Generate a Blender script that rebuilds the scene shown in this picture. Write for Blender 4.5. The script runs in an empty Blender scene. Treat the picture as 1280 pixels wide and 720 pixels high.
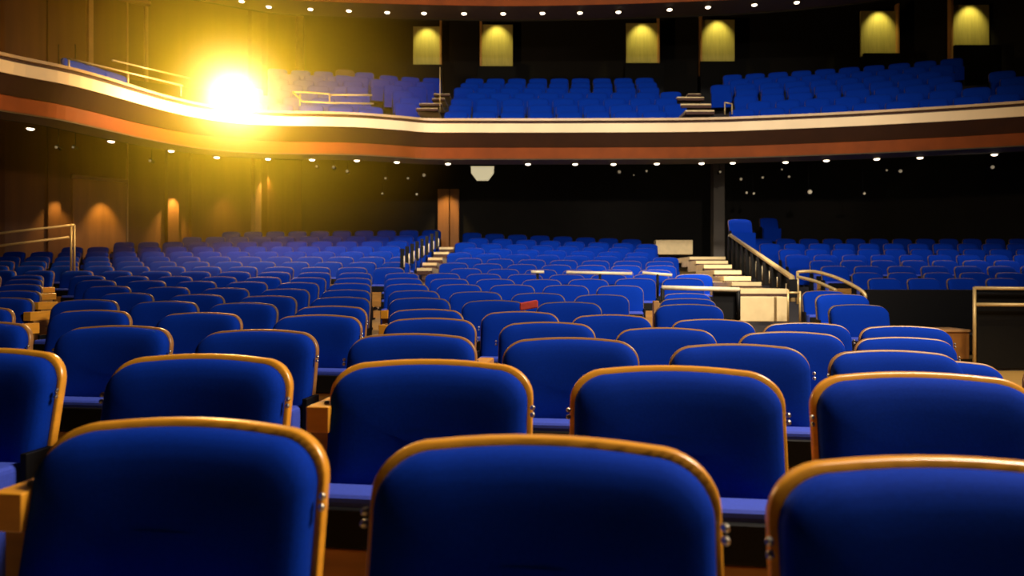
import bpy, bmesh, math, random
from mathutils import Vector, Matrix
random.seed(7)
S = bpy.context.scene
COL = S.collection
F = 900.0; CZ = 1.07; HZ = 350.0          # focal length in pixels (1280 wide), eye height, horizon line
def P(px, py, Y):                         # point at depth Y seen at px,py
    return Vector(((px - 640) / F * Y, Y, CZ - (py - HZ) / F * Y))
def interp(t, x):
    if x <= t[0][0]: a, b = t[0], t[1]
    elif x >= t[-1][0]: a, b = t[-2], t[-1]
    else:
        for a, b in zip(t, t[1:]):
            if a[0] <= x <= b[0]: break
    k = (x - a[0]) / (b[0] - a[0])
    return a[1] + (b[1] - a[1]) * k
# ------------------------------------------------------------------ materials
def nmat(name, base, rough=.6, metal=0, noise=0, scale=20, bump=0, sheen=0, coat=0, stretch=None, spec=.5, emit=None, es=0, second=None):
    m = bpy.data.materials.new(name); m.use_nodes = True
    nt = m.node_tree; b = nt.nodes['Principled BSDF']
    b.inputs['Base Color'].default_value = (*base, 1)
    b.inputs['Roughness'].default_value = rough; b.inputs['Metallic'].default_value = metal
    b.inputs['Specular IOR Level'].default_value = spec
    if sheen:
        b.inputs['Sheen Weight'].default_value = sheen; b.inputs['Sheen Roughness'].default_value = .5
        b.inputs['Sheen Tint'].default_value = (.25, .4, 1, 1)
    if coat: b.inputs['Coat Weight'].default_value = coat; b.inputs['Coat Roughness'].default_value = .25
    if noise or bump:
        tc = nt.nodes.new('ShaderNodeTexCoord'); mp = nt.nodes.new('ShaderNodeMapping')
        if stretch: mp.inputs['Scale'].default_value = stretch
        n = nt.nodes.new('ShaderNodeTexNoise'); n.inputs['Scale'].default_value = scale; n.inputs['Detail'].default_value = 5
        nt.links.new(tc.outputs['Object'], mp.inputs[0]); nt.links.new(mp.outputs[0], n.inputs['Vector'])
        r = nt.nodes.new('ShaderNodeValToRGB')
        lo = second or tuple(c * (1 - noise) for c in base)
        r.color_ramp.elements[0].position = .3; r.color_ramp.elements[1].position = .7
        r.color_ramp.elements[0].color = (*lo, 1); r.color_ramp.elements[1].color = (*base, 1)
        nt.links.new(n.outputs['Fac'], r.inputs[0]); nt.links.new(r.outputs[0], b.inputs['Base Color'])
        if bump:
            bp = nt.nodes.new('ShaderNodeBump'); bp.inputs['Strength'].default_value = bump; bp.inputs['Distance'].default_value = .002
            nt.links.new(n.outputs['Fac'], bp.inputs['Height']); nt.links.new(bp.outputs[0], b.inputs['Normal'])
    if emit:
        b.inputs['Emission Color'].default_value = (*emit, 1); b.inputs['Emission Strength'].default_value = es
    return m
M = {
 'fabric': nmat('blue_fabric', (.0, .030, .37), .85, noise=.18, scale=160, bump=.12, sheen=.03, spec=.08),
 'lit_seatfab': nmat('lit_blue_fabric', (.05, .09, .62), .75, noise=.15, scale=160, sheen=.2, spec=.3),  # chair fabric blue, lightened to carry overhead light on the seat edge
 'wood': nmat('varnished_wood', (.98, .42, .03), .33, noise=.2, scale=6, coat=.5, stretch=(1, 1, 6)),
 'duskwood': nmat('dimmed_mid_wood', (.40, .18, .05), .4, noise=.3, scale=6, stretch=(1, 1, 6)),  # same rim wood, its dimmer look in the middle rows put into the colour
 'dimwood': nmat('dimmed_far_wood', (.17, .095, .06), .5, noise=.3, scale=6, stretch=(1, 1, 6)),  # same rim wood again, dimmed further in colour for the far rows
 'pan': nmat('seat_wood_panel', (.45, .21, .04), .5, noise=.3, scale=6, stretch=(1, 1, 5)),
 'black': nmat('black_metal', (.004, .004, .005), .6, noise=.3, scale=30, spec=.2),
 'brass': nmat('brushed_metal', (.75, .68, .55), .3, 1, noise=.1, scale=40),
 'gold': nmat('brass_rail', (.60, .44, .20), .4, .35, noise=.15, scale=20),
 'silver': nmat('pale_rail', (.9, .78, .55), .4, .1, noise=.15, scale=20),
 'floor': nmat('wood_floor', (.42, .26, .09), .45, noise=.25, scale=3, stretch=(1, 8, 1)),
 'platform': nmat('dark_carpet', (.02, .016, .02), .9, noise=.3, scale=60),
 'cream': nmat('cream_balcony_front', (.92, .70, .42), .45, noise=.10, scale=2.0),
 'capwood': nmat('balcony_cap', (.55, .36, .17), .4, noise=.2, scale=4),
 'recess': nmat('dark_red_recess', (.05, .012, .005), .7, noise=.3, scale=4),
 'brownpanel': nmat('brown_balcony_panel', (.055, .018, .004), .7, noise=.25, scale=3),
 'orange': nmat('orange_wood_band', (.22, .045, .002), .65, spec=.2, noise=.25, scale=3),
 'olive': nmat('soffit_edge', (.07, .045, .012), .7, noise=.2, scale=4),
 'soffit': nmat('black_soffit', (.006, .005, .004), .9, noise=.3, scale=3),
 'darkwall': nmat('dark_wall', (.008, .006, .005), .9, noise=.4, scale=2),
 'sidewall': nmat('brown_side_wall', (.21, .075, .011), .6, noise=.3, scale=1.2, stretch=(4, 4, .3)),
 'doorwood': nmat('wood_door', (.40, .16, .03), .5, noise=.3, scale=1.5, stretch=(4, 4, .4)),
 'trim': nmat('pale_wood_trim', (.60, .32, .12), .45, noise=.2, scale=3),
 'panelgold': nmat('gold_wall_panel', (.52, .45, .16), .7, noise=.2, scale=5, stretch=(6, 6, .5)),
 'stair': nmat('cream_stair', (.72, .56, .30), .6, noise=.15, scale=8),
 'grey': nmat('grey_pillar', (.10, .085, .07), .7, noise=.2, scale=2),
 'lamp': nmat('downlight_lens', (.9, .85, .75), .4, emit=(1, .82, .6), es=5, noise=.02),
 'dimlamp': nmat('dim_lens', (.9, .8, .6), .4, emit=(1, .8, .5), es=.16, noise=.02),
 'biglamp': nmat('bright_lens', (1, .9, .6), .4, emit=(1, .85, .5), es=40, noise=.02),
 'walllamp': nmat('frosted_lens', (.9, .85, .7), .4, emit=(1, .85, .5), es=.55, noise=.02),
 'red': nmat('red_fabric', (.55, .05, .03), .8, noise=.2, scale=40),
}
# ------------------------------------------------------------------ mesh helpers
def box(bm, x0, x1, y0, y1, z0, z1, bev=0, mi=0, xf=None):
    vs = [bm.verts.new((x, y, z)) for x in (x0, x1) for y in (y0, y1) for z in (z0, z1)]
    fs = []
    for q in ((0,1,3,2),(4,6,7,5),(0,4,5,1),(2,3,7,6),(0,2,6,4),(1,5,7,3)):
        f = bm.faces.new([vs[i] for i in q]); f.material_index = mi; fs.append(f)
    if bev:
        es = set(e for f in fs for e in f.edges)
        r = bmesh.ops.bevel(bm, geom=list(es), offset=bev, segments=3, affect='EDGES', profile=.6)
        for f in r['faces']: f.material_index = mi
    return vs
def tube(bm, pts, r, seg=10, mi=0):
    pts = [Vector(p) for p in pts]; rings = []
    for i, p in enumerate(pts):
        d = (pts[min(i+1, len(pts)-1)] - pts[max(i-1, 0)]).normalized()
        a = d.cross(Vector((0, 0, 1)))
        if a.length < .05: a = d.cross(Vector((1, 0, 0)))
        a.normalize(); b = d.cross(a)
        rings.append([bm.verts.new(p + a*math.cos(t)*r + b*math.sin(t)*r) for t in [2*math.pi*k/seg for k in range(seg)]])
    for A, B in zip(rings, rings[1:]):
        for k in range(seg):
            f = bm.faces.new((A[k], A[(k+1) % seg], B[(k+1) % seg], B[k])); f.material_index = mi; f.smooth = True
    for R in (rings[0], rings[-1]):
        f = bm.faces.new(R); f.material_index = mi
def obj(name, bm, mats, parent=None, smooth=False):
    bmesh.ops.recalc_face_normals(bm, faces=bm.faces[:])
    me = bpy.data.meshes.new(name); bm.to_mesh(me); bm.free()
    for m in (mats if isinstance(mats, (list, tuple)) else [mats]): me.materials.append(m)
    if smooth:
        for p in me.polygons: p.use_smooth = True
    o = bpy.data.objects.new(name, me); COL.objects.link(o)
    if parent: o.parent = parent
    return o
def tag(o, label=None, cat=None, group=None, kind=None):
    if label: o['label'] = label
    if cat: o['category'] = cat
    if group: o['group'] = group
    if kind: o['kind'] = kind
    return o
def empty(name, loc=(0,0,0), rz=0):
    o = bpy.data.objects.new(name, None); COL.objects.link(o); o.location = loc; o.rotation_euler = (0, 0, rz)
    o.empty_display_size = .1
    return o
def struct(name, bm, m, smooth=False): return tag(obj(name, bm, m, None, smooth), kind='structure')
def sheet(bm, rows, mi=0, smooth=False):           # rows of points -> quads
    g = [[bm.verts.new(p) for p in r] for r in rows]
    for A, B in zip(g, g[1:]):
        for k in range(len(A)-1):
            f = bm.faces.new((A[k], A[k+1], B[k+1], B[k])); f.material_index = mi; f.smooth = smooth
# ------------------------------------------------------------------ the theatre seat
TOP = .86; REC = math.tan(math.radians(12))
def outline(hw, top, bot, r, arch, n=9, rb=.03):
    """closed outline (x,z), arched top with rounded shoulders"""
    pts = []
    def ztop(x): return top - arch * (x / hw) ** 2
    for i in range(n + 1):                          # right shoulder, then left
        a = math.pi/2 * i / n
        x = hw - r + r * math.cos(a)
        pts.append((x, ztop(hw - r) - r * .85 + r * .85 * math.sin(a) - 0 * a))
    m = 8
    for i in range(1, m):
        x = (hw - r) * (1 - 2 * i / m); pts.append((x, ztop(x)))
    for i in range(n + 1):
        a = math.pi/2 * (1 - i / n)
        x = -(hw - r + r * math.cos(a)); pts.append((x, ztop(hw - r) - r * .85 + r * .85 * math.sin(a)))
    zs = [pts[-1][1] + (bot + rb - pts[-1][1]) * k / 4 for k in range(1, 5)]
    for z in zs: pts.append((-hw, z))
    pts.append((-hw + rb * .3, bot + rb * .3)); pts.append((-hw + rb, bot))
    for k in range(1, 6): pts.append((-hw + rb + (2*hw - 2*rb) * k / 6, bot))
    pts.append((hw - rb, bot)); pts.append((hw - rb * .3, bot + rb * .3))
    for z in reversed(zs): pts.append((hw, z))
    return pts
def warp(v):
    v.co.y += (v.co.z - .5) * REC - .03 * (v.co.x / .265) ** 2
def rings(bm, specs, cz, hw, hh, smooth=True, mi=0):
    """specs: (outline points, inset, y)"""
    R = []
    for pts, ins, y in specs:
        sx = (hw - ins) / hw; sz = (hh - ins) / hh
        R.append([bm.verts.new((x * sx, y, cz + (z - cz) * sz)) for x, z in pts])
    n = len(R[0])
    for A, B in zip(R, R[1:]):
        for k in range(n):
            f = bm.faces.new((A[k], A[(k+1) % n], B[(k+1) % n], B[k])); f.smooth = smooth; f.material_index = mi
    for r in (R[0], R[-1]):
        f = bm.faces.new(r); f.smooth = smooth; f.material_index = mi
def shell_bm(bm, mi=0, lo=False, slim=False):
    o = outline(.2555 if lo else (.259 if slim else .266), TOP - (.008 if lo else (.006 if slim else 0)), .40, .093, .020, n=3 if lo else 9)
    sp = [(o, .005, .028), (o, 0, .022), (o, 0, .004), (o, .003, 0), (o, .02, 0)]
    if lo: sp = [(o, 0, .02), (o, 0, 0), (o, .02, 0)]
    rings(bm, sp, .63, .265, .23, mi=mi)
def pad_bm(bm, mi=0, lo=False):
    o = outline(.253, TOP - (.011 if lo else .0125), .50, .088, .020, n=3 if lo else 9)
    sp = [(o, .0, 0), (o, 0, -.022), (o, .003, -.034), (o, .010, -.044), (o, .022, -.052), (o, .045, -.059), (o, .08, -.063), (o, .12, -.065), (o, .155, -.066)]
    if lo: sp = [(o, 0, 0), (o, .0, -.03), (o, .02, -.052), (o, .08, -.063)]
    rings(bm, sp, .675, .253, .175, mi=mi)
def mk(name, fn, mat, smooth=False, wr=True):
    bm = bmesh.new(); fn(bm)
    if wr:
        for v in bm.verts: warp(v)
    bmesh.ops.recalc_face_normals(bm, faces=bm.faces[:])
    me = bpy.data.meshes.new(name); bm.to_mesh(me); bm.free()
    for m in (mat if isinstance(mat, list) else [mat]): me.materials.append(m)
    return me
def seat_b(bm): box(bm, -.245, .245, -.172, -.070, .22, .572, .018)
def cover_b(bm): box(bm, -.240, .240, -.192, -.168, .455, .545, .006)
def wpan_b(bm): box(bm, -.225, .225, -.186, -.166, .215, .450, .005)
def leg_b(s):
    def f(bm):
        box(bm, s*.262-.010, s*.262+.010, -.10, .02, .0, .60, .004)
        box(bm, s*.252-.022, s*.252+.022, -.17, .06, .0, .03, .004)
        box(bm, min(s*.236, s*.262), max(s*.236, s*.262), -.09, -.05, .40, .43)
    return f
def bracket_b(s):
    def f(bm):
        for dz in (0, .017):
            bmesh.ops.create_uvsphere(bm, u_segments=10, v_segments=6, radius=.0065, matrix=Matrix.Translation((s*.268, -.012, .735+dz)))
    return f
def arm_b(s):
    def f(bm):
        box(bm, s*.272-.030, s*.272+.030, -.040, .19, .684, .750, .004)
    return f
def armpost_b(s):
    def f(bm): box(bm, s*.297-.022, s*.297+.022, -.03, .13, .61, .672, .002)
    return f
def endpanel_b(s):
    def f(bm): box(bm, s*.278-.022, s*.278+.022, -.010, .14, .0, .685, .002)
    return f
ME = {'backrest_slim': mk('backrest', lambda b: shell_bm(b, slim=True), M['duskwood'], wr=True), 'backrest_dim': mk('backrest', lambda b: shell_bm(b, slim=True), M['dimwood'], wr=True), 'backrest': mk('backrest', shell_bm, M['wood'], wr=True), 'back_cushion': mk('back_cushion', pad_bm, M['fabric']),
      'seat': mk('seat', seat_b, M['lit_seatfab'], wr=False), 'seat_cover': mk('seat_cover', cover_b, M['black'], wr=False),
      'seat_panel': mk('seat_panel', wpan_b, M['pan'], wr=False),
      'leg-1': mk('leg', leg_b(-1), M['black'], wr=False), 'leg1': mk('leg', leg_b(1), M['black'], wr=False),
      'bracket-1': mk('bracket', bracket_b(-1), M['brass']), 'bracket1': mk('bracket', bracket_b(1), M['brass']),
      'arm-1': mk('armrest', arm_b(-1), M['wood'], wr=False), 'arm1': mk('armrest', arm_b(1), M['wood'], wr=False),
      'post-1': mk('arm_post', endpanel_b(-1), M['pan'], wr=False), 'post1': mk('arm_post', endpanel_b(1), M['pan'], wr=False)}
def far_b(bm):
    shell_bm(bm, 1, True); pad_bm(bm, 0, True)
    for v in bm.verts: warp(v)
    box(bm, -.245, .245, -.175, -.07, .22, .556, 0, 2)
    box(bm, -.262, -.247, -.1, .02, 0, .6, 0, 3); box(bm, .247, .262, -.1, .02, 0, .6, 0, 3)
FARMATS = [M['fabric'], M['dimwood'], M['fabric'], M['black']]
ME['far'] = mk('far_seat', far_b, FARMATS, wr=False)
def link(name, me, parent):
    o = bpy.data.objects.new(name, me); COL.objects.link(o); o.parent = parent; return o
def make_seat(brackets=True, full=False):
    r = empty('theater_seat')
    link('backrest', ME['backrest' if full else ('backrest_slim' if brackets else 'backrest_dim')], r); link('back_cushion', ME['back_cushion'], r)
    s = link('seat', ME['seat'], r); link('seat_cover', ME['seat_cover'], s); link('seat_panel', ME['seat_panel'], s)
    for k in (-1, 1):
        link('leg', ME['leg%d' % k], r)
        if brackets: tag(link('arm_bracket', ME['bracket%d' % k], r), 'pair of shiny metal bolts')
    return r
def copy_tree(o, parent=None):
    c = o.copy(); COL.objects.link(c); c.parent = parent
    for ch in list(o.children): copy_tree(ch, c)
    return c
def add_arm(r, s):
    tag(link('armrest', ME['arm%d' % s], r), 'golden wooden armrest block'); link('side_panel', ME['post%d' % s], r)
# ------------------------------------------------------------------ seating plan
ROWY = {
 1: [(215, 525), (680, 548), (1130, 572)],
 2: [(30, 437), (249, 443), (536, 450), (849, 458), (1150, 466)],
 3: [(148, 405), (324, 410), (515, 415), (710, 420), (921, 428), (1113, 437)],
 4: [(0, 383), (117, 386), (252, 389), (398, 392), (537, 396), (682, 401), (829, 408), (984, 413), (1125, 420)],
 5: [(20, 371), (110, 373), (208, 375), (305, 377), (412, 381), (532, 385), (649, 388), (762, 392), (888, 397.5), (1004, 402), (1126, 406)],
 6: [(20, 362), (118, 364), (305, 368), (428, 370), (525, 371), (610, 374), (769, 377.5), (859, 379)],
 7: [(20, 354), (110, 356), (300, 359), (428, 361), (517, 362), (620, 364), (705, 366), (785, 368), (859, 372)],
 8: [(20, 348), (300, 351), (430, 353), (508, 354), (650, 355), (800, 356), (859, 366)],
 9: [(20, 343), (300, 345), (430, 346.5), (510, 347), (690, 348.5), (800, 347), (870, 347)],
}
W537 = {1: 412, 2: 253, 3: 167, 4: 120, 5: 98.5, 6: 81, 7: 67.5, 8: 57.5, 9: 50}
R18Y = [(0, 291), (320, 289), (540, 287), (600, 291), (830, 300), (925, 303)]
for r in range(10, 19):
    k = (r - 9) / 9
    ROWY[r] = [(px, interp(ROWY[9], px) * (1-k) + interp(R18Y, px) * k) for px in (0, 150, 320, 430, 540, 600, 700, 830, 925)]
    W537[r] = 1 / (.020 + .0023 * (r - 9))
def V(r): return 4600 if r <= 6 else 4600 + (r - 6) * 500
def roww(r, px): return W537[r] * (px + V(r)) / (537 + V(r))
def rowpt(r, px):                          # point of the backrest top
    Y = 477 / roww(r, px)
    return P(px, interp(ROWY[r], px), Y)
def rowang(r, px):
    a, b = rowpt(r, px - 5), rowpt(r, px + 5)
    return math.atan2(b.y - a.y, b.x - a.x)
WALLPTS = [(-16.5, 6.5), (-12.6, 14.0), (-11.7, 16.6), (-10.5, 18.0), (-9.1, 19.4), (-7.6, 21.0), (-6.6, 22.6)]   # left side wall in plan
def wallX(Y): return interp([(b, a) for a, b in WALLPTS], Y)
seats = []                                 # dict(row, block, px, w, pos, rz)
def add(r, px, block, k, arm=0, w=None, y=None):
    p = rowpt(r, px) if w is None else P(px, y, 477 / w)
    a = rowang(min(r, 18), px) * .8
    seats.append(dict(row=r, block=block, px=px, w=w or roww(r, px), p=p, rz=a, k=k, arm=arm))
for k, px in enumerate((234, 671, 1186)): add(1, px, 'front', k, -1 if k == 0 else 0, *((370, 525) if k == 0 else ()))
for k, px in enumerate((-17, 253, 537, 838, 1141)): add(2, px, 'front', k, -1 if k == 2 else 0, *((257, 458) if k == 3 else (262, 466) if k == 4 else ()))
for k, px in enumerate((-22, 148, 324, 515, 710, 918, 1111)): add(3, px, 'front', k, 1 if k == 3 else 0, *((172, 428) if k == 5 else (158, 436) if k == 6 else ()))
for k, px in enumerate((-26, 117, 252, 398, 537, 682, 829, 984, 1125)): add(4, px, 'front', k, -1 if k == 4 else (1 if k == 0 else 0), *((120, 420) if k == 8 else ()))
for k, px in enumerate((6, 110, 208, 305, 414, 532, 649, 762, 888, 1004, 1126)): add(5, px, 'front', k, -1 if k in (5, 8) else (1 if k == 0 else 0))
def fill(r, a, b, block, anchor='L', armside=0):
    out = []
    if anchor == 'L':
        x = a
        while True:
            w = roww(r, x); c = x + w * .5
            if c + w * .45 > b: break
            out.append(c); x += w * 1.14
    else:
        x = b
        while True:
            w = roww(r, x); c = x - w * .5
            if c - w * .45 < a: break
            out.append(c); x -= w * 1.14
    for k, c in enumerate(out):
        p = rowpt(r, c)
        if p.x < wallX(p.y) + .75: continue
        add(r, c, block, k, armside if k == 0 else 0)
for r in range(6, 19):
    if r < 10: fill(r, -70, 58, 'corner', 'R', 1 if r < 9 else 0)
    ym = interp(ROWY[r], 520)
    if r <= 10: bR, cL = 466, 484 if r < 8 else 480
    else:
        bR = interp([(287, 552), (300, 543), (337, 503)], ym); cL = interp([(287, 578), (337, 541)], ym)
    fill(r, 70 if r < 10 else -70, bR, 'left', 'R')
    yr = interp(ROWY[r], 860)
    if r <= 8: cR = 826
    elif r <= 9: cR = 898
    else: cR = interp([(300, 820), (312, 846), (322, 862), (333, 882), (342, 902), (350, 915)], yr)
    if r > 9: cR -= 8
    if r >= 10 and r % 2: cL += .45 * roww(r, cL)
    fill(r, cL, cR, 'centre', 'L', -1 if r == 6 else 0)
for r in (6, 7, 8): add(r, {6: 859, 7: 858, 8: 857}[r], 'railed', 0)
# raised right section
SROW = [(11.0, 347, 1082), (12.0, 340, 1050), (13.0, 332, 1024), (14.1, 325, 1000), (15.2, 318, 980), (16.4, 311, 963), (17.5, 304, 948), (18.6, 298, 932)]
for s, (Y, y, pl) in enumerate(SROW):
    w = 477 / Y; x = pl + (s % 2) * .3 * w; k = 0
    while x < 1275:
        seats.append(dict(row=s + 1, block='raised', px=x + w/2, w=w, p=P(x + w/2, y, Y), rz=.10 + random.uniform(-.02, .02), k=k, arm=0)); k += 1
        x += w * 1.13
# a few seats on their own
for k, (px, w, y) in enumerate(((1070, 74, 379.5), (1050, 66, 366.5), (1028, 55, 362.5))):
    seats.append(dict(row=k + 1, block='siderail', px=px, w=w, p=P(px, y, 477/w), rz=-.05, k=0, arm=0))
seats.append(dict(row=1, block='rowend', px=1170, w=136, p=P(1170, 449, 477/136), rz=-.25, k=0, arm=0))
seats.append(dict(row=1, block='edge', px=1362, w=196, p=P(1362, 447, 477/196), rz=.12, k=0, arm=0))
for k, (px, w, y) in enumerate(((924, 32, 273.5), (960, 25, 272))):
    seats.append(dict(row=k + 1, block='topcorner', px=px, w=w, p=P(px, y, 477/w * (1.0)), rz=.2, k=0, arm=0))
# ------------------------------------------------------------------ balcony seating
FRONT = [(-9.3, 6.0), (-7.75, 8.6), (-7.1, 9.98), (-6.49, 10.81), (-5.97, 12.2), (-5.55, 12.9), (-5.0, 13.3), (-4.3, 13.48), (-3.6, 13.52), (-2.87, 13.62), (-2.16, 13.87), (-1.64, 14.08), (-.8, 14.1),
         (1.0, 14.1), (3.43, 14.04), (4.78, 13.87), (6.85, 13.4), (9.03, 12.7), (11.5, 11.6), (14.5, 9.6)]
def smooth_path(pts, n=3):
    P0 = [Vector((a, b)) for a, b in pts]; out = []
    for i in range(len(P0)-1):
        p0, p1, p2, p3 = P0[max(i-1, 0)], P0[i], P0[i+1], P0[min(i+2, len(P0)-1)]
        for k in range(n):
            t = k / n
            out.append(.5 * ((2*p1) + (p2-p0)*t + (2*p0-5*p1+4*p2-p3)*t*t + (3*p1-p0-3*p2+p3)*t**3))
    out.append(P0[-1]); return out
FP = smooth_path(FRONT, 7)
def offs(path, d):                          # outward (away from the stage) offset
    out = []
    for i, p in enumerate(path):
        t = (path[min(i+1, len(path)-1)] - path[max(i-1, 0)]).normalized()
        n = Vector((-t.y, t.x))             # left of travel = away from stage (travel is +x)
        out.append(p + n * d)
    return out
BAL = []
NB = 7; BZ = 4.66; BS = .355
for j in range(NB):
    d = 1.15 + .85 * j
    zt = BZ + BS * j
    path = offs(smooth_path(FRONT[5:], 4), d)
    L = 0; nxt = 0
    for a, b in zip(path, path[1:]):
        seg = (b - a).length
        while nxt <= L + seg:
            q = a + (b - a) * ((nxt - L) / seg)
            px = 640 + F * q.x / q.y; py = HZ - F * (zt - CZ) / q.y
            t = (b - a).normalized(); k = j / (NB - 1)
            gap = (515 + 25*k < px < 550 + 42 * k) or (850 - 20 * k < px < 918 - 26 * k) or (1194 < px < 1238 and k > .3) 
            if abs(t.y) > .4 * abs(t.x): nxt += .6; continue
            if not gap and px < 1330 and not (j > 2 and px < 345):
                BAL.append((q, zt, math.atan2(t.y, t.x)))
            nxt += .60
        L += seg
# side balcony seats (left)
for j, d in enumerate((1.0, 1.9)):
    path = offs([Vector(p) for p in FRONT[1:5]], d)
    for i in range(12):
        t = i / 11 * (len(path) - 1.001); a = path[int(t)]; b = path[int(t) + 1]; q = a + (b - a) * (t - int(t))
        dd = (b - a).normalized()
        if 640 + F * q.x / q.y < 84: continue
        BAL.append((q, 4.70 + .3 * j, math.atan2(dd.y, dd.x)))
# ------------------------------------------------------------------ instance the seats
seats.sort(key=lambda s: -s['w'])
ORD = ['first', 'second', 'third', 'fourth', 'fifth', 'sixth', 'seventh', 'eighth', 'ninth', 'tenth', 'eleventh', 'twelfth', 'thirteenth', 'fourteenth', 'fifteenth', 'sixteenth', 'seventeenth', 'eighteenth', 'nineteenth', 'twentieth', 'twenty-first', 'twenty-second', 'twenty-third', 'twenty-fourth']
GR = {'front': 'blue seats in the front rows', 'corner': 'blue seats at the far left by the railing', 'left': 'blue seats in the left block', 'centre': 'blue seats in the centre block', 'raised': 'blue seats in the raised right section',
      'railed': 'blue seats behind the short cream rail', 'siderail': 'blue seats below the curved handrail', 'rowend': None, 'edge': None, 'topcorner': 'bright blue seats at the top of the right stairs'}
FRONTL = {
 (1, 0): 'front row blue seat at left with a square golden armrest beside it', (1, 1): 'front row blue seat in the middle with golden wood rim', (1, 2): 'front row blue seat at the right edge with golden wood rim',
 (2, 0): 'second row dark blue seat cut off by the left picture edge', (2, 1): 'second row blue seat behind the front row seat that has an armrest', (2, 2): 'second row blue seat with a golden armrest block at its left',
 (2, 3): 'second row blue seat right of the centre, bright golden rim at its left', (2, 4): 'second row blue seat furthest right with thick orange rim',
 (3, 0): 'third row blue seat cut off by the left picture edge'}
def label(s):
    b, r, k = s['block'], s['row'], s['k']
    if b == 'front':
        if (r, k) in FRONTL: return FRONTL[(r, k)]
        return 'wood-rimmed blue seat, %s row from the front, %s seat counted from picture left' % (ORD[r-1], ORD[k])
    if b == 'corner': return 'blue seat left of the left aisle, %s row from the front, %s from that aisle' % (ORD[r-1], ORD[k])
    if b == 'left': return 'blue seat in the left block, %s row from the front, %s from the aisle' % (ORD[r-1], ORD[k])
    if b == 'centre': return 'blue seat in the centre block, %s row from the front, %s from its left' % (ORD[r-1], ORD[k])
    if b == 'raised': return 'blue seat in the raised right section, %s row behind the black wall, %s from left' % (ORD[r-1], ORD[k])
    if b == 'railed': return 'blue seat boxed in by the short cream rail, %s of three front to back' % ORD[r-6]
    if b == 'siderail': return 'square blue seat below the curved handrail, %s of three front to back' % ORD[r-1]
    if b == 'rowend': return 'dark shaded seat at the row end beside the lit floor'
    if b == 'edge': return 'wood-edged seat cut off by the right picture edge beside the lit floor'
    return ['bright blue rounded seat top above the stair railing', 'lavender blue seat top against the dark wall above the stair railing'][r-1]
protoa = make_seat(True, True); proto = make_seat(True); protob = make_seat(False)
used = {id(protoa): False, id(proto): False, id(protob): False}
far_first = None
LIM = 300
for i, s in enumerate(seats[:LIM]):
    p = s['p']; loc = (p.x, p.y - .07, p.z - TOP)
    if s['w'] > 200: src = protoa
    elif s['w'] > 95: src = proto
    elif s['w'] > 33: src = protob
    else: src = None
    if src is None:
        o = bpy.data.objects.new('theater_seat', ME['far']); COL.objects.link(o)
    elif not used[id(src)] and not s['arm']: o = src; used[id(src)] = True
    else:
        o = copy_tree(src)
        # never copy labels or arms of an earlier use
    o.location = loc; o.rotation_euler = (0, 0, s['rz'])
    tag(o, label(s), 'seat')
    if GR[s['block']]: o['group'] = GR[s['block']]
    if s['arm'] and src is not None: add_arm(o, s['arm'])
for src in (protoa, proto, protob):
    if not used[id(src)]:
        for c in list(src.children_recursive): bpy.data.objects.remove(c)
        bpy.data.objects.remove(src)
bm = bmesh.new(); tmp = ME['far']
def stamp(loc, rz):
    n = len(bm.verts); nf = len(bm.faces)
    bm.from_mesh(tmp); bm.verts.ensure_lookup_table()
    mt = Matrix.Translation(loc) @ Matrix.Rotation(rz, 4, 'Z')
    for v in bm.verts[n:]: v.co = mt @ v.co
for s in seats[LIM:]: stamp((s['p'].x, s['p'].y - .07, s['p'].z - TOP), s['rz'])
for q, zt, a in BAL: stamp((q.x, q.y, zt - TOP), a)
tag(obj('theater_seats', bm, FARMATS), 'blue seats of the balcony and the furthest rows under it', 'seats', kind='stuff')
print('SEATS', len(seats), 'BAL', len(BAL), 'wmin', seats[min(LIM, len(seats)) - 1]['w'])
# ------------------------------------------------------------------ floor
bm = bmesh.new()
PX = [-250, -100, 0, 110, 250, 400, 540, 640, 760, 860, 925]
def fl(r, px):
    p = rowpt(r, px); return Vector((p.x, p.y - .07, p.z - TOP - .001))
rows = []
a0 = [fl(1, px) for px in PX]
rows.append([Vector((-6 + 12 * i / (len(PX)-1), -2.5, .0)) for i in range(len(PX))])
for r in range(1, 19): rows.append([fl(r, px) for px in PX])
last = rows[-1]; rows.append([Vector((v.x * 1.12, v.y + 2.8, v.z + .2)) for v in last])
sheet(bm, rows, smooth=False)
PXR = [925, 1000, 1126, 1300, 1700]
rr = [[Vector((6 + 6 * i / 4, -2.5, 0)) for i in range(5)]]
for r in range(1, 6): rr.append([fl(r, px) if px <= 1126 else Vector((rowpt(r, px).x, rowpt(r, px).y - .07, fl(r, 1126).z)) for px in PXR])
z5 = rr[-1][2].z
rr.append([Vector((2.4 + 3.4*i, 8.0, z5)) for i in range(5)]); rr.append([Vector((2.4 + 3.4*i, 11.4, z5)) for i in range(5)])
sheet(bm, rr)
fo = struct('floor', bm, M['floor'])
# right platform floor under the raised rows
bm = bmesh.new(); rows = []
for Y, y, pl in [(10.45, 347, 1082)] + SROW + [(21.0, 285, 930)]:
    z = P(0, y, Y).z - TOP - .001
    if Y == 10.45: z = P(0, 347, 11).z - TOP - .001
    rows.append([Vector(((px - 640) / F * Y, Y - .07, z)) for px in (930, 1100, 1400, 1800)])
sheet(bm, rows)
tag(obj('floor_raised', bm, M['platform']), kind='structure')
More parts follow.
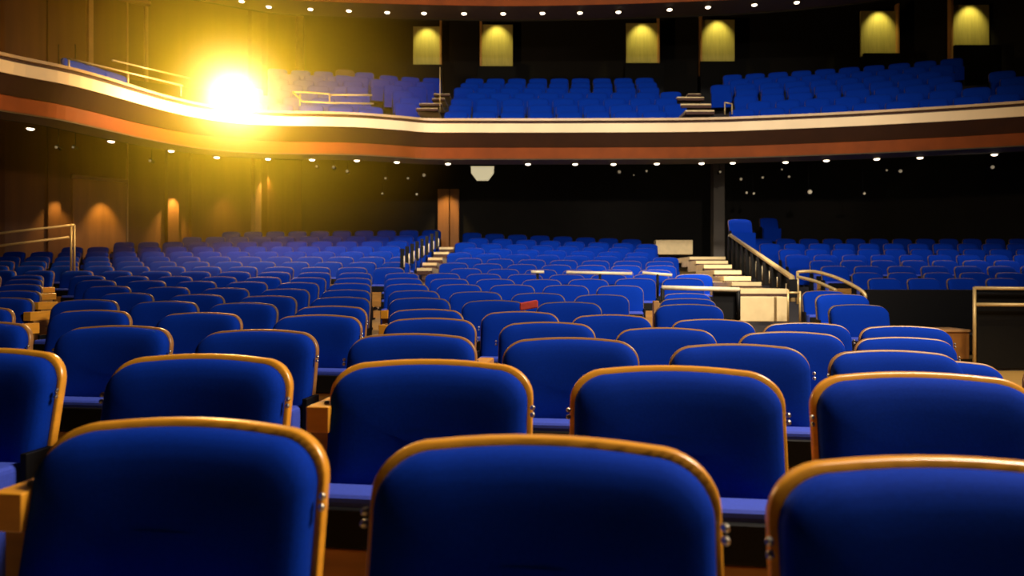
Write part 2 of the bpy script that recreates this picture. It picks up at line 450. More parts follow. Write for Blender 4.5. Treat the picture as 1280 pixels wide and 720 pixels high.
# ------------------------------------------------------------------ balcony
ztop, PROF = 4.23, None
def strip(name, prof, mat, path=FP, parent=None, smooth=False, closed=True):
    """loft a closed profile of (offset, z) along the path"""
    bm = bmesh.new(); R = []
    for d, z in prof: R.append([Vector((q.x, q.y, z)) for q in offs(path, d)])
    if closed: R.append(R[0])
    g = [[bm.verts.new(p) for p in r] for r in R[:-1]] if closed else [[bm.verts.new(p) for p in r] for r in R]
    if closed: g.append(g[0])
    for A, B in zip(g, g[1:]):
        for k in range(len(A)-1): bm.faces.new((A[k], A[k+1], B[k+1], B[k]))
    if closed:
        bm.faces.new([r[0] for r in g[:-1]]); bm.faces.new([r[-1] for r in g[:-1]])
    return obj(name, bm, mat, parent, smooth)
bal = empty('balcony_front', (0, 14.1, 3.5)); bal['kind'] = 'structure'
tag(bal, 'curved cream and orange balcony front below the balcony seats', 'balcony')
bal.location = (0, 0, 0)
strip('cap_rail', [(-.03, 4.23), (-.03, 4.185), (.10, 4.185), (.10, 4.23)], M['capwood'], parent=bal)
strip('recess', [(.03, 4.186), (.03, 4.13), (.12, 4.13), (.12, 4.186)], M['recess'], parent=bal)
strip('cream_panel', [(-.02, 4.131), (0, 3.96), (.1, 3.96), (.1, 4.131)], M['cream'], parent=bal)
strip('brown_panel', [(.03, 3.959), (.32, 3.73), (.45, 3.73), (.45, 3.959)], M['brownpanel'], parent=bal)
strip('orange_band', [(.34, 3.729), (.36, 3.51), (.6, 3.51), (.6, 3.729)], M['orange'], parent=bal)
strip('soffit_edge', [(.37, 3.509), (.37, 3.49), (1.0, 3.49), (1.0, 3.509)], M['olive'], parent=bal)
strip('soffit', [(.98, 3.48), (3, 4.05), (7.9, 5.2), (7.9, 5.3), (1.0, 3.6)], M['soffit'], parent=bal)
# balcony tiers (steps the seats stand on)
bm = bmesh.new(); pth = smooth_path(FRONT[2:], 3); R = []
def lift(d, z): R.append([Vector((q.x, q.y, z)) for q in offs(pth, d)])
lift(.65, BZ - TOP)
for j in range(NB):
    z = BZ + BS * j - TOP - .002
    lift(.72 + .85*j, z); lift(.72 + .85*(j+1), z)
sheet(bm, R)
tag(obj('floor_balcony', bm, M['platform']), kind='structure')
# upper balcony
UP = [(-12.5, 11.0), (-9.0, 14.3), (-6.1, 16.27), (-4.65, 16.72), (-1.1, 17.0), (1.0, 17.0), (3.67, 16.8), (6.47, 16.37), (9.5, 15.2), (13, 12.8), (15.5, 10.5)]
UPP = smooth_path(UP, 4)
ub = empty('upper_balcony_front'); ub['kind'] = 'structure'
tag(ub, 'orange wood front of the upper balcony along the picture top', 'balcony')
strip('orange_band', [(-.5, 7.36), (-.5, 7.62), (-.2, 7.62), (-.2, 7.36)], M['orange'], UPP, ub)
strip('cream_panel', [(-.56, 7.621), (-.62, 7.9), (-.2, 7.9), (-.2, 7.621)], M['cream'], UPP, ub)
strip('soffit_edge', [(-.48, 7.359), (.45, 7.36), (.45, 7.42), (-.48, 7.40)], M['olive'], UPP, ub)
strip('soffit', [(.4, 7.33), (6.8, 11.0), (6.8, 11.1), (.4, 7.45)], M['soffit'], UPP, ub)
# ------------------------------------------------------------------ walls
bm = bmesh.new(); sheet(bm, [[Vector((x, y, -.5)) for x, y in WALLPTS], [Vector((x, y, 13)) for x, y in WALLPTS]])
wl = struct('wall_left', bm, M['sidewall'])
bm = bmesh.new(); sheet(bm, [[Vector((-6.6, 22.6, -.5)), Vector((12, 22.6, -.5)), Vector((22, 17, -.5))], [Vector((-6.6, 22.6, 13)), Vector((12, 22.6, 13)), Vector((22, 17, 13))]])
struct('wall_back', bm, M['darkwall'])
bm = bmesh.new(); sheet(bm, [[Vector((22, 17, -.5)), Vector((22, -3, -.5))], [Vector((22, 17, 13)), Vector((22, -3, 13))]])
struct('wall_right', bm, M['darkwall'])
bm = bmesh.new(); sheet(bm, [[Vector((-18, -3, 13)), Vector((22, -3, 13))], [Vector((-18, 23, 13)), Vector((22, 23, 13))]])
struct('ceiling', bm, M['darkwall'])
def wallhit(px):
    dx = (px - 640) / F
    for (x0, y0), (x1, y1) in zip(WALLPTS, WALLPTS[1:]):
        # x0+t(x1-x0) = dx*(y0+t(y1-y0))
        den = (x1-x0) - dx*(y1-y0)
        if abs(den) < 1e-6: continue
        t = (dx*y0 - x0) / den
        if 0 <= t <= 1:
            q = Vector((x0+t*(x1-x0), y0+t*(y1-y0))); d = Vector((x1-x0, y1-y0)).normalized()
            return q, d
    return Vector((-6.6, 22.6)), Vector((1, 0))
def wallbox(name, px0, px1, y0, y1, th, mat, parent=None, bev=0):
    """a panel standing out of the side wall by th; y in pixels at its centre"""
    (a, d0), (b, _) = wallhit(px0), wallhit(px1); mid = (a + b) / 2
    d = (b - a).normalized(); n = Vector((d.y, -d.x))
    z0 = CZ - (y1 - HZ)/F*mid.y; z1 = CZ - (y0 - HZ)/F*mid.y
    bm = bmesh.new(); pts = [a - n*.05, b - n*.05, b + n*th, a + n*th]
    lo = [bm.verts.new((p.x, p.y, z0)) for p in pts]; hi = [bm.verts.new((p.x, p.y, z1)) for p in pts]
    bm.faces.new(lo); bm.faces.new(hi)
    for k in range(4): bm.faces.new((lo[k], lo[(k+1) % 4], hi[(k+1) % 4], hi[k]))
    if bev: bmesh.ops.bevel(bm, geom=bm.edges[:], offset=bev, segments=2, affect='EDGES')
    return obj(name, bm, mat, parent)
# pilasters and joints on the side wall
for i, (a, b, y0, y1, th) in enumerate(((58, 74, -60, 330, .12), (158, 160, -60, 320, .04), (206, 220, 150, 320, .22), (236, 246, 150, 310, .18), (314, 322, 150, 300, .18), (326, 348, -60, 300, .30), (108, 114, -60, 150, .16), (180, 184, -60, 120, .10), (310, 322, -60, 150, .2), (370, 378, -60, 130, .1))):
    tag(wallbox('trim_%d' % (i+1), a, b, y0, y1, th, M['trim'] if (b-a) < 9 else M['sidewall'], bev=.01), kind='structure')
dr = wallbox('door_1', 90, 157, 226, 330, .05, M['doorwood'], bev=.01); tag(dr, kind='structure')
hd = wallbox('door_lintel', 88, 158, 222, 226, .16, M['trim']); tag(hd, kind='structure'); 
hd.name = 'trim_20'
# door at the back by the left stairs
bm = bmesh.new(); q = P(559, 312, 22.3)
box(bm, q.x-.30, q.x+.05, 22.35, 22.6, P(0, 330, 22.3).z, P(0, 236, 22.3).z, .01); box(bm, q.x+.08, q.x+.36, 22.35, 22.6, P(0, 330, 22.3).z, P(0, 236, 22.3).z, .01)
tag(obj('door_2', bm, M['doorwood']), kind='structure')
# pillar by the right stairs
def pbox(name, px0, px1, y0, y1, Y, dep, mat, parent=None, bev=.01):
    bm = bmesh.new(); box(bm, (px0-640)/F*Y, (px1-640)/F*Y, Y, Y+dep, CZ-(y1-HZ)/F*Y, CZ-(y0-HZ)/F*Y, bev); return obj(name, bm, mat, parent)
tag(pbox('pillar_1', 892, 906, 190, 345, 18.9, .3, M['grey']), kind='structure')
# ------------------------------------------------------------------ gold alcoves on the balcony back wall
for i, (a, b, y0, y1) in enumerate(((516, 551, 37, 84), (601, 641, 35, 86), (783, 823, 33, 82), (876, 919, 29, 80), (1077, 1122, 18, 70), (1189, 1238, 10, 60))):
    Y = 22.0 if i < 5 else 21.2
    pan = empty('wall_panel', P((a+b)/2, y1, Y))
    tag(pan, ['pale gold lit panel furthest left on the dark balcony wall', 'gold lit panel above the left balcony stairs, wider one', 'gold lit panel left of the centre-right balcony stairs', 'gold lit panel right of the centre-right balcony stairs',
         'gold lit panel above the right block of balcony seats', 'gold lit panel highest and furthest right on the balcony wall'][i], 'wall panel', 'lit gold panels on the balcony wall')
    q = pan.location; w = (b-a)/F*Y; h = (y1-y0)/F*Y
    bm = bmesh.new(); box(bm, -w/2, w/2, .05, .12, 0, h*1.1, .008)
    o = obj('board', bm, M['panelgold'], pan)
    bm = bmesh.new(); side = 1 if i % 2 == 0 else -1
    box(bm, side*w/2-.03, side*w/2+.03, -.06, .14, -.35, h*1.25, .008); obj('side_frame', bm, M['trim'], pan)
    bm = bmesh.new(); box(bm, -w/2-.1, w/2+.1, -.35, -.25, -1.4, -.02, .01); obj('parapet', bm, M['black'], pan)
    bm = bmesh.new(); box(bm, -.06, .06, -.52, -.40, h*1.25, h*1.37, .02); obj('lamp_housing', bm, M['black'], pan)
    L = bpy.data.lights.new('alcove_spot', 'SPOT'); L.energy = 55; L.color = (1, .84, .22); L.spot_size = math.radians(75); L.spot_blend = .8; L.shadow_soft_size = .04
    lo = bpy.data.objects.new('alcove_spot', L); COL.objects.link(lo); lo.location = q + Vector((0, -.45, h*1.22))
    lo.rotation_euler = (Vector((0, .55, -.8))).to_track_quat('-Z', 'Y').to_euler()
# ------------------------------------------------------------------ downlights
def downlight(px, py, z, lens, lab, grp, r=.055):
    Y = (z - CZ) * F / (HZ - py)
    o = empty('ceiling_downlight', ((px-640)/F*Y, Y, z))
    bm = bmesh.new(); bmesh.ops.create_cone(bm, cap_ends=True, segments=20, radius1=r*1.35, radius2=r*1.35, depth=.02); obj('trim_ring', bm, M['olive'], o)
    bm = bmesh.new(); bmesh.ops.create_uvsphere(bm, u_segments=16, v_segments=8, radius=r)
    for v in bm.verts: v.co.z = v.co.z * .45 - .012
    obj('lens', bm, lens, o, True)
    return tag(o, lab, 'downlight', grp)
LOW = [(38, 160), (139, 176), (214, 188), (271, 196), (335, 198), (390, 199), (446, 200), (496, 202), (560, 204), (660, 204.5), (719, 204.5), (767, 204.5), (821, 204), (877, 203.5), (916, 203), (982, 202), (1033, 200), (1096, 198), (1150, 196.5), (1243, 192.5)]
for i, (x, y) in enumerate(LOW):
    downlight(x, y, 3.478, M['lamp'], 'round white downlight under the main balcony edge, %s from picture left' % ORD[i], 'downlights under the main balcony')
UPL = [(302, 1), (336, 8), (388, 11), (436, 13), (484, 15), (530, 16), (580, 16.5), (629, 16.5), (678, 16), (725, 15.5), (773, 14.5), (837, 11.5), (885, 8.5), (943, 5.5), (996, 2.5)]
for i, (x, y) in enumerate(UPL):
    downlight(x, y, 7.345, M['lamp'], 'small white downlight under the upper balcony, %s from picture left' % ORD[i], 'downlights under the upper balcony', .06)
# small hanging fixtures in the dark under the balcony
FX = [(396, 207, 17, .05), (417, 208, 17, .06), (434, 213, 17, .06), (482, 222, 18, .05), (510, 222, 18, .05), (530, 218, 18, .07), (521, 242, 18, .05), (478, 241, 18, .04), (774, 214, 18, .07), (808, 213, 18, .05), (792, 218, 18, .03),
      (900, 214, 18, .05), (926, 223, 18, .06), (933, 240, 18, .05), (942, 241, 18, .05), (953, 221, 18, .05), (977, 211, 18, .04), (986, 220, 18, .05), (1012, 239, 17, .09), (1080, 241, 17, .05), (1108, 212, 17, .04), (1125, 213, 17, .07), (1240, 208, 16.5, .07), (71, 183, 15, .05), (92, 183, 15, .04), (188, 200, 16, .05)]
for i, (x, y, Y, r) in enumerate(FX):
    q = P(x, y, Y); o = empty('hanging_spotlight', q); r *= .75
    bm = bmesh.new(); tube(bm, [(0, .06, .02), (0, .06, 6.0 - q.z if Y < 16 and x < 300 else min(3.49 + (Y-14.5)*.26, 4.8) - q.z + .1)], .008, 6); obj('stem', bm, M['black'], o)
    bm = bmesh.new(); bmesh.ops.create_cone(bm, cap_ends=True, segments=14, radius1=r*1.1, radius2=r*.7, depth=.14, matrix=Matrix.Translation((0, .06, 0)) @ Matrix.Rotation(math.radians(70), 4, 'X')); obj('housing', bm, M['black'], o)
    bm = bmesh.new(); bmesh.ops.create_uvsphere(bm, u_segments=12, v_segments=8, radius=r*.75, matrix=Matrix.Translation((0, -.02, -.02))); obj('lens', bm, M['dimlamp'], o, True)
    tag(o, 'small dim spotlight hanging in the dark, %s from picture left' % ORD[i] if i < 24 else 'small dim spotlight hanging in the dark near the brown side wall', 'spotlight', 'small spotlights hanging under the balcony')
# bright rectangular lamp under the balcony
q = P(603, 207, 20)
o = empty('wall_lamp', q)
bm = bmesh.new(); box(bm, -.36, .36, -.05, .1, -.02, .12, .01); obj('housing', bm, M['black'], o)
bm = bmesh.new()
vs = [bm.verts.new(p) for p in ((-.32, 0, -.02), (.32, 0, -.02), (.31, 0, -.20), (.16, 0, -.40), (-.16, 0, -.40), (-.31, 0, -.20), (-.32, .14, -.02), (.32, .14, -.02), (.31, .14, -.20), (.16, .14, -.40), (-.16, .14, -.40), (-.31, .14, -.20))]
bm.faces.new(vs[:6]); bm.faces.new(vs[6:])
for k in range(6): bm.faces.new((vs[k], vs[(k+1) % 6], vs[6+(k+1) % 6], vs[6+k]))
obj('shade', bm, M['walllamp'], o)
bm = bmesh.new(); box(bm, -.02, .02, .0, .04, .11, .9); obj('hanger', bm, M['black'], o)
tag(o, 'pale glowing rectangular lamp on the dark wall under the balcony', 'wall lamp')
# ------------------------------------------------------------------ railings, stairs, boxes
def railing(name, lab, bars, posts, mat, pmat=None, r=.02, cat='railing', grp=None):
    o = empty(name, posts[0][0] if posts else bars[0][0])
    base = Vector(o.location)
    for pts in bars:
        bm = bmesh.new(); tube(bm, [Vector(p) - base for p in pts], r); obj('rail', bm, mat, o)
    for a, b in posts:
        bm = bmesh.new(); tube(bm, [Vector(a) - base, Vector(b) - base], r * .9, 8); obj('post', bm, pmat or mat, o)
    return tag(o, lab, cat, grp)
# left rail
a, b = P(-30, 295, 11.6), P(93, 281, 12.0); c, d = P(-30, 311, 11.6), P(86, 296.5, 11.95)
railing('handrail', 'double brass handrail at the far left in front of the brown wall', [[a, b], [c, d]], [(b, P(93, 340, 12.0)), (P(89, 282, 12.05), P(89, 340, 12.05))], M['gold'], r=.019)
# stairs right
def staircase(name, lab, steps, mat, dep=1.15, shade_gaps=True, grp=None):
    o = empty(name, P(steps[0][1], steps[0][0], steps[0][3])); base = Vector(o.location)
    for (y, l, r, Y, h) in steps:
        p0, p1 = P(l, y, Y), P(r, y, Y)
        bm = bmesh.new(); box(bm, p0.x-base.x, p1.x-base.x, Y-base.y, Y+dep-base.y, p0.z-h-base.z, p0.z-base.z, .006); obj('step', bm, mat, o)
        if shade_gaps:
            bm = bmesh.new(); box(bm, p0.x-base.x, p1.x-base.x, Y-.03-base.y, Y+.1-base.y, p0.z-h-.03-base.z, p0.z-h*.55-base.z, .004); tag(obj('riser_shadow_gap', bm, M['recess'], o), 'dark strip painted as step shade')  # dark strip put in for the shade between the steps
    return tag(o, lab, 'stairs', grp)
def fixname(o):
    for c in o.children:
        if c.name.startswith('riser'): c.name = 'dark_riser'
for args in (
 ('staircase', 'cream lit stairs beside the black baluster railing on the right',
   [(361, 922, 985, 8.2, .10), (352.5, 915, 952, 9.2, .09), (345.5, 905, 939, 10.2, .11), (338, 893, 927, 11.3, .11), (331, 880, 915, 12.4, .11), (326, 870, 910, 13.4, .10), (321, 862, 907, 14.5, .10)], M['stair']),
 ('staircase', 'narrow cream lit stairs between the left and centre seat blocks',
   [(335, 521, 540, 12.6, .09), (328.5, 528, 546, 13.6, .09), (322, 535, 553, 14.7, .09), (315, 542, 561, 15.8, .09), (309, 549, 567, 17.0, .09)], M['stair']),
 ('balcony_stairs', 'four cream steps between the centre and right balcony seats',
   [(137.5, 857, 893, 15.2, .07), (129.5, 851, 889, 16.0, .07), (121, 846, 880, 16.9, .06), (117, 860, 876, 17.4, .03)], M['stair'], .8),
 ('balcony_stairs', 'small faint steps left of the centre balcony seats',
   [(135, 520, 547, 15.2, .03), (129, 524, 552, 16.0, .03), (122.5, 540, 556, 16.8, .03), (117, 542, 562, 17.6, .03)], M['stair'], .8)):
    fixname(staircase(*args))
lb = pbox('landing_box', 924, 968, 371, 402, 7.9, .3, M['stair']); tag(lb, 'cream lit landing box at the foot of the right stairs', 'landing')
lb2 = pbox('landing_box', 971, 985, 371, 402, 7.95, .3, M['stair']); tag(lb2, 'narrow cream landing side between the box and the curved handrail', 'landing')
# baluster railing
N = 11; posts = []; pm = []
tp = [P(913, 294, 14.5), P(990, 347, 9.0)]; bt = [P(913, 334, 14.5), P(990, 372, 9.0)]
o = empty('baluster_railing', bt[1]); base = Vector(o.location)
bm = bmesh.new(); tube(bm, [tp[0]-base, tp[1]-base, tp[1]-base+Vector((0, -.02, -.30))], .035); tag(obj('handrail', bm, M['gold'], o), 'brass handrail')
for i in range(N):
    t = i / (N-1); t = 1 - (1-t)**1.0
    # even spacing in plan
    a = tp[0].lerp(tp[1], t); b = bt[0].lerp(bt[1], t)
    bm = bmesh.new(); box(bm, a.x-.05-base.x, a.x+.05-base.x, a.y-.05-base.y, a.y+.05-base.y, b.z-base.z, a.z-.02-base.z, .005); obj('baluster', bm, M['black'], o)
    if i < N-1:
        t2 = (i + .5)/(N-1); a = tp[0].lerp(tp[1], t2); b = bt[0].lerp(bt[1], t2)
        bm = bmesh.new(); tube(bm, [Vector((a.x, a.y, b.z + .05))-base, Vector((a.x, a.y, a.z-.12))-base], .022, 8); tag(obj('baluster', bm, M['silver'], o), 'pale strip painted as post highlight')
bm = bmesh.new(); tube(bm, [P(913, 294, 14.5)-base, P(913, 332, 14.5)-base], .04); obj('end_post', bm, M['silver'], o)
tag(o, 'long baluster railing with brass handrail rising beside the right stairs', 'railing')
# curved handrails
def arc(pts, n=8):
    v = [Vector(p) for p in pts]; out = []
    for i in range(len(v)-1):
        p0, p1, p2, p3 = v[max(i-1, 0)], v[i], v[i+1], v[min(i+2, len(v)-1)]
        for k in range(n):
            t = k/n; out.append(.5*((2*p1)+(p2-p0)*t+(2*p0-5*p1+4*p2-p3)*t*t+(3*p1-p0-3*p2+p3)*t**3))
    return out + [v[-1]]
railing('curved_handrail', 'curved double brass handrail sweeping down right of the stairs',
        [arc([P(997, 340, 9.4), P(1018, 339.5, 9.3), P(1045, 347, 9.0), P(1070, 359, 8.7), P(1081, 368, 8.6), P(1081, 376, 8.6)]), arc([P(997, 346, 9.4), P(1020, 352, 9.2), P(1045, 363, 8.9)])],
        [(P(997, 339, 9.4), P(997, 380, 9.4))], M['gold'], r=.021)
railing('handrail', 'slim pale post and bar at the foot of the curved handrail', [[P(985, 366, 7.6), P(999, 366, 7.6)]], [(P(1000, 364, 7.6), P(1000, 402, 7.6)), (P(985, 362, 7.6), P(985, 402, 7.6))], M['gold'], r=.012)
# centre rails
railing('guard_rail', 'long pale rail lying across the centre block behind the ninth row', [[P(664, 340, 10.0), P(680, 340, 10.0)], [P(708, 340.5, 10.0), P(790, 342, 9.9)], [P(803, 341, 9.95), P(840, 344, 9.9)]],
        [(P(672, 340, 10), P(672, 370, 10)), (P(750, 341, 9.95), P(750, 370, 9.95)), (P(822, 342.5, 9.92), P(822, 370, 9.92))], M['silver'], M['black'], r=.022)
o = railing('guard_rail', 'short cream rail around three boxed seats with a dark panel', [[P(827, 359.5, 7.3), P(924, 362, 7.3)]], [(P(828, 360, 7.3), P(828, 400, 7.3)), (P(923, 362, 7.3), P(923, 400, 7.3))], M['silver'], M['black'], r=.024)
bs = Vector(o.location)
bm = bmesh.new(); p0, p1 = P(892, 363, 7.35), P(924, 402, 7.35); box(bm, p0.x-bs.x, p1.x-bs.x, 0.05, .1, p1.z-.6-bs.z, p0.z-bs.z, .004); tag(obj('panel', bm, M['black'], o), 'black panel')
wp = pbox('wooden_post', 817, 824, 376, 412, 5.6, .05, M['trim'], bev=.005); tag(wp, 'upright golden wooden post between seats near the short cream rail', 'post')
# low cream wall
lw = pbox('low_wall', 820, 866, 300, 318, 18.6, .3, M['stair']); tag(lw, 'low cream wall behind the centre block beside the stairs', 'low wall')
# black parapet + right rail + brown box
bw = pbox('parapet_wall', 1084, 1420, 362, 416, 10.3, .12, M['black']); tag(bw, 'black parapet wall in front of the raised right seats', 'parapet')
railing('guard_rail', 'brass guard rail with two bars at the right picture edge', [[P(1218, 360, 8.8), P(1420, 362, 8.8)], [P(1219, 380.5, 8.8), P(1420, 382, 8.8)]], [(P(1218, 359, 8.8), P(1218, 455, 8.8)), (P(1330, 361, 8.8), P(1330, 455, 8.8))], M['gold'], r=.022)
rp = pbox('partition_panel', 1222, 1420, 366, 461, 8.95, .1, M['black']); tag(rp, 'black panel behind the brass guard rail at right', 'panel')
o = pbox('low_cabinet', 1160, 1212, 415, 449, 9.2, .4, M['doorwood']); 
tag(o, 'low brown wooden box below the black parapet, left of the brass rail', 'wooden box')
b2 = pbox('ledge', 1156, 1214, 412, 415, 9.17, .45, M['trim'], bev=.004); b2.parent = o; b2['label'] = 'pale wood ledge'
# dark posts by left stairs
o = empty('baluster_railing', P(505, 335, 12.5)); bs = Vector(o.location)
for i in range(8):
    t = i/7; px = 503 + 43*t; yb = 337 - 26*t; Y = 12.4 + 4.4*t
    a, b = P(px, yb - 26 + 4*t, Y), P(px, yb, Y)
    bm = bmesh.new(); box(bm, a.x-.035-bs.x, a.x+.035-bs.x, Y-.03-bs.y, Y+.03-bs.y, b.z-bs.z, a.z-bs.z, .004); obj('baluster', bm, M['black'], o)
    a, b = P(px+2.3, yb - 17 + 4*t, Y-.04), P(px+2.3, yb-3, Y-.04)
    bm = bmesh.new(); tube(bm, [a-bs, b-bs], .011, 6); tag(obj('baluster', bm, M['silver'], o), 'pale strip painted as post highlight')  # thin pale rod put in for the highlight on each dark post
tag(o, 'dark baluster railing beside the narrow left stairs', 'railing')
# balcony handrails
railing('balcony_handrail', 'brass handrail loop on the balcony just right of the bright lamp', [arc([P(366, 115, 14.3), P(385, 115.5, 14.3), P(411, 117.5, 14.2)], 4) + [P(413, 121, 14.2)], [P(366, 115, 14.3), P(378, 127, 14.1), P(412, 128.5, 14.1), P(467, 129.5, 14.1)], [P(411, 118.5, 14.2), P(465, 119, 14.2)]],
        [(P(412, 117, 14.15), P(412, 128, 14.15)), (P(375, 118, 14.2), P(375, 132, 14.2))], M['gold'], r=.018)
railing('balcony_handrail', 'long thin brass handrail on the side balcony at upper left', [[P(84, 73, 11.2), P(106, 78, 11.2), P(228, 107, 12.6)], [P(140, 75, 12.0), P(237, 98, 13.4)]],
        [(P(86, 73, 11.2), P(86, 90, 11.2)), (P(160, 91, 11.8), P(160, 108, 11.8)), (P(226, 107, 12.6), P(226, 120, 12.6))], M['gold'], r=.016)
railing('balcony_handrail', 'pair of short pale posts beside the four cream balcony steps', [[P(906, 128, 14.9), P(915, 130, 14.9)]], [(P(906, 128, 14.9), P(906, 143, 14.9)), (P(915, 130, 14.9), P(915, 143, 14.9))], M['gold'], r=.014)
railing('balcony_handrail', 'thin upright pole left of the centre balcony seats', [[P(543, 117, 15.6), P(551, 118, 15.6)]], [(P(550, 84, 15.6), P(550, 140, 15.6))], M['gold'], r=.010)
# pinkish ledge on the side wall, very top left
lg = wallbox('wall_ledge', 148, 184, 1, 5, .3, M['trim']); tag(lg, 'thin pinkish wooden ledge on the side wall near the top edge', 'ledge')
# red item on a seat back
bm = bmesh.new(); q = P(661, 380, 5.5); box(bm, -.07, .07, -.03, .03, -.04, .02, .012)
for v in bm.verts: v.co.z += .015 * math.sin(v.co.x * 40)
o = obj('red_cloth', bm, M['red']); o.location = q; tag(o, 'small red cloth lying between two seats in the centre block', 'cloth')
# ------------------------------------------------------------------ the big lamp and its added haze
LP = P(293, 122, 12.75)
lt = empty('stage_lamp', LP)
bm = bmesh.new(); bmesh.ops.create_cone(bm, cap_ends=True, segments=28, radius1=.15, radius2=.21, depth=.30, matrix=Matrix.Translation((0, .18, 0)) @ Matrix.Rotation(math.radians(90), 4, 'X')); obj('housing', bm, M['black'], lt)
bm = bmesh.new(); bmesh.ops.create_uvsphere(bm, u_segments=28, v_segments=16, radius=.19)
for v in bm.verts: v.co.y = v.co.y * .35
obj('lens', bm, M['biglamp'], lt, True)
bm = bmesh.new(); tube(bm, [(0, .2, -.05), (0, .2, -.2), (0, .42, -.2)], .02); obj('bracket', bm, M['black'], lt)
tag(lt, 'dazzling golden spotlight on the balcony front at upper left', 'spotlight')
def light(kind, name, loc, target, energy, color, size=.2, **kw):
    L = bpy.data.lights.new(name, kind); L.energy = energy; L.color = color
    if kind == 'AREA': L.shape = 'RECTANGLE'; L.size = size; L.size_y = kw.pop('sy', size)
    else: L.shadow_soft_size = size
    for k, v in kw.items(): setattr(L, k, v)
    o = bpy.data.objects.new(name, L); COL.objects.link(o); o.location = loc
    if target is not None: o.rotation_euler = (Vector(target) - Vector(loc)).to_track_quat('-Z', 'Y').to_euler()
    return o
light('POINT', 'lamp_glow', P(293, 121, 12.25), None, 1000, (1, .60, .20), .15)
BLOOM = .085
hz = bpy.data.materials.new('lamp_bloom'); hz.use_nodes = True; nt = hz.node_tree  # added volume standing in for the lens glow around the lamp
nt.nodes.remove(nt.nodes['Principled BSDF'])
vs_ = nt.nodes.new('ShaderNodeVolumeScatter'); vs_.inputs['Color'].default_value = (1, .95, .7, 1); vs_.inputs['Density'].default_value = .045
tc = nt.nodes.new('ShaderNodeTexCoord'); ln = nt.nodes.new('ShaderNodeVectorMath'); ln.operation = 'LENGTH'
mr = nt.nodes.new('ShaderNodeMapRange'); mr.interpolation_type = 'SMOOTHERSTEP'
mr.inputs['From Min'].default_value = 0; mr.inputs['From Max'].default_value = 4.4; mr.inputs['To Min'].default_value = BLOOM; mr.inputs['To Max'].default_value = 0
nt.links.new(tc.outputs['Object'], ln.inputs[0]); nt.links.new(ln.outputs['Value'], mr.inputs['Value']); 
def mth(op, a, b=None):
    n = nt.nodes.new('ShaderNodeMath'); n.operation = op
    for i, v in enumerate((a, b)):
        if v is None: continue
        if isinstance(v, (int, float)): n.inputs[i].default_value = v
        else: nt.links.new(v, n.inputs[i])
    return n.outputs[0]
core = mth('MULTIPLY', mth('EXPONENT', mth('MULTIPLY', ln.outputs['Value'], -2.8)), .75)
cr = nt.nodes.new('ShaderNodeValToRGB'); e = cr.color_ramp.elements
e[0].position = .06; e[0].color = (1, 1, 1, 1); e[1].position = 1; e[1].color = (1, .50, .02, 1)  # white core and orange fringe of the glow painted into the scatter colour
x = e.new(.26); x.color = (1, .92, .08, 1)
nt.links.new(mth('DIVIDE', ln.outputs['Value'], 4.4), cr.inputs[0]); nt.links.new(cr.outputs[0], vs_.inputs['Color'])
nt.links.new(mth('ADD', core, mr.outputs[0]), vs_.inputs['Density'])
nt.links.new(vs_.outputs[0], nt.nodes['Material Output'].inputs['Volume'])
bm = bmesh.new(); bmesh.ops.create_icosphere(bm, subdivisions=4, radius=4.4)
ho = obj('bloom', bm, hz); ho.location = P(293, 121, 12.25); tag(ho, 'golden haze added as lens glow around the dazzling spotlight', 'bloom', kind='stuff')
# ------------------------------------------------------------------ lights
light('SPOT', 'stage_flood', (1.0, -3.0, 9.5), (1.0, 15.5, 4.2), 8800, (1, .90, .76), .5, spot_size=math.radians(60), spot_blend=.9)
light('AREA', 'house_light', (3.7, 2.3, 5.8), (1.9, 2.9, 0), 640, (1, .84, .66), 1.6, sy=1.2)
light('AREA', 'house_light_back', (-1.0, 10.0, 7.0), (-1, 10.3, 0), 30, (1, .9, .8), 4.0, sy=1.5)
for x, t in ((-1.5, (-6.5, 11.5, 3.8)), (-1, (-4, 14, 3.8)), (0, (0, 14.2, 3.8)), (1, (4.5, 14, 3.8)), (1.5, (9, 13, 3.8))):  # unseen spots added behind the camera to brighten the balcony front
    light('SPOT', 'added_balcony_fill', (x, -2.5, 3.3), t, 2300 if abs(x) < 1.2 else 1300, (1, .86, .66) if abs(x) < 1.2 else (1, .70, .36), .15, spot_size=math.radians(24), spot_blend=.8)
for x, t in ((-1.5, (-4.5, 16.5, 7.5)), (0, (0, 16.8, 7.5)), (1.5, (5, 16.5, 7.5))):  # more unseen spots, added to lift the upper balcony band
    light('SPOT', 'added_upper_fill', (x, -2.5, 5), t, 1500, (1, .84, .6), .15, spot_size=math.radians(20), spot_blend=.8)
light('AREA', 'under_balcony_downlights', (0.5, 15.0, 3.42), (0.5, 15.6, 0), 130, (1, .9, .8), 15, sy=.15)
light('AREA', 'under_balcony_downlights', (10.5, 13.4, 3.42), (10.5, 14.4, 0), 50, (1, .9, .8), 4, sy=.15)
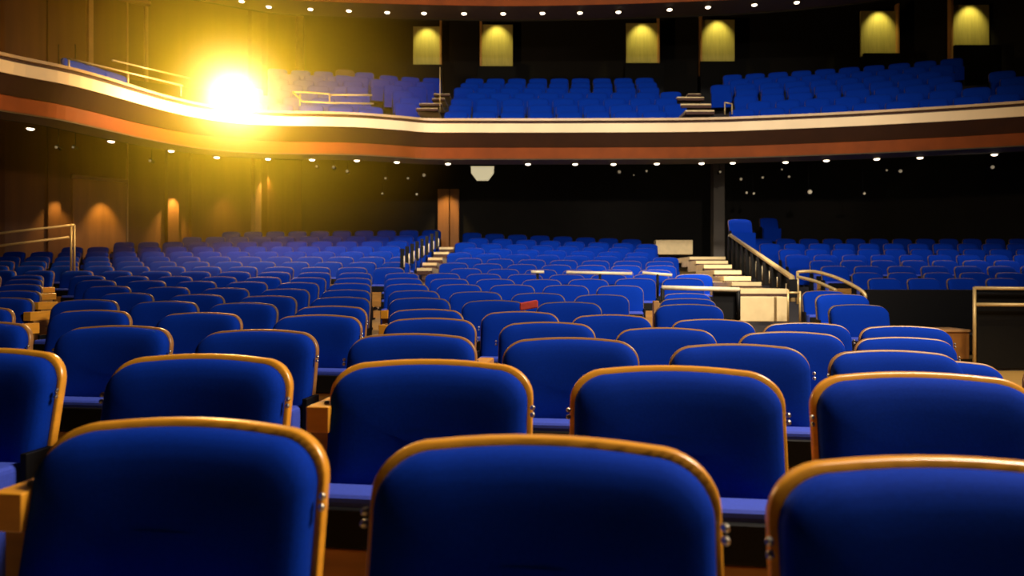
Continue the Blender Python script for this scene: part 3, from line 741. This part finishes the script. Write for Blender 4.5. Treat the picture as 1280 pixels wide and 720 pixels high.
# wall washers
for px, y, e in ((68, 232, 14), (126, 232, 16), (212, 235, 34), (280, 225, 10), (325, 212, 16), (559, 236, 0)):
    if not e: continue
    q, d = wallhit(px); n = Vector((d.y, -d.x)); z = CZ - (y-HZ)/F*q.y
    light('SPOT', 'wall_washer', (q.x+n.x*.45, q.y+n.y*.45, z-.1), (q.x-n.x*.1, q.y-n.y*.1, z-1.6), e*5, (1, .66, .18), .04, spot_size=math.radians(60), spot_blend=.9)
q = P(559, 230, 22.2); light('SPOT', 'wall_washer', (q.x, q.y-.5, q.z+.3), (q.x, q.y+.3, q.z-2), 170, (1, .66, .2), .04, spot_size=math.radians(55), spot_blend=.9)
# stair lights
for px, y, Y, e in ((900, 300, 10.5, 700), (950, 330, 7.4, 230), (535, 290, 14, 50), (845, 285, 17.8, 30), (872, 100, 14.6, 30)):
    q = P(px, y, Y); light('SPOT', 'stair_light', (q.x, q.y - 1.2, q.z + 1.6), (q.x, q.y + .8, q.z - .5), e, (1, .85, .6), .08, spot_size=math.radians(80), spot_blend=.8)
light('SPOT', 'aisle_light', (6.1, 6.0, 5.0), (5.8, 7.4, 0), 1300, (1, .75, .35), .1, spot_size=math.radians(40), spot_blend=.6)
# ------------------------------------------------------------------ world, camera, colour
w = bpy.data.worlds.new('World'); S.world = w; w.use_nodes = True
w.node_tree.nodes['Background'].inputs[0].default_value = (1, .6, .35, 1); w.node_tree.nodes['Background'].inputs[1].default_value = .006
cam = bpy.data.cameras.new('camera'); co = bpy.data.objects.new('camera', cam); COL.objects.link(co); S.camera = co
co.location = (0, 0, CZ); co.rotation_euler = (math.radians(90), 0, 0)
cam.sensor_width = 36; cam.lens = 36 * F / 1280; cam.shift_y = -(360 - HZ) / 1280 * 1.0
cam.clip_start = .05; cam.clip_end = 100
cam.dof.use_dof = True; cam.dof.focus_distance = 3.6; cam.dof.aperture_fstop = 3.2
S.view_settings.view_transform = 'Standard'; S.view_settings.look = 'None'; S.view_settings.gamma = 1; S.view_settings.exposure = 0
S.view_settings.use_curve_mapping = False
S.cycles.use_denoising = True
S.cycles.max_bounces = 5; S.cycles.diffuse_bounces = 3; S.cycles.volume_bounces = 0
S.cycles.sample_clamp_indirect = 3
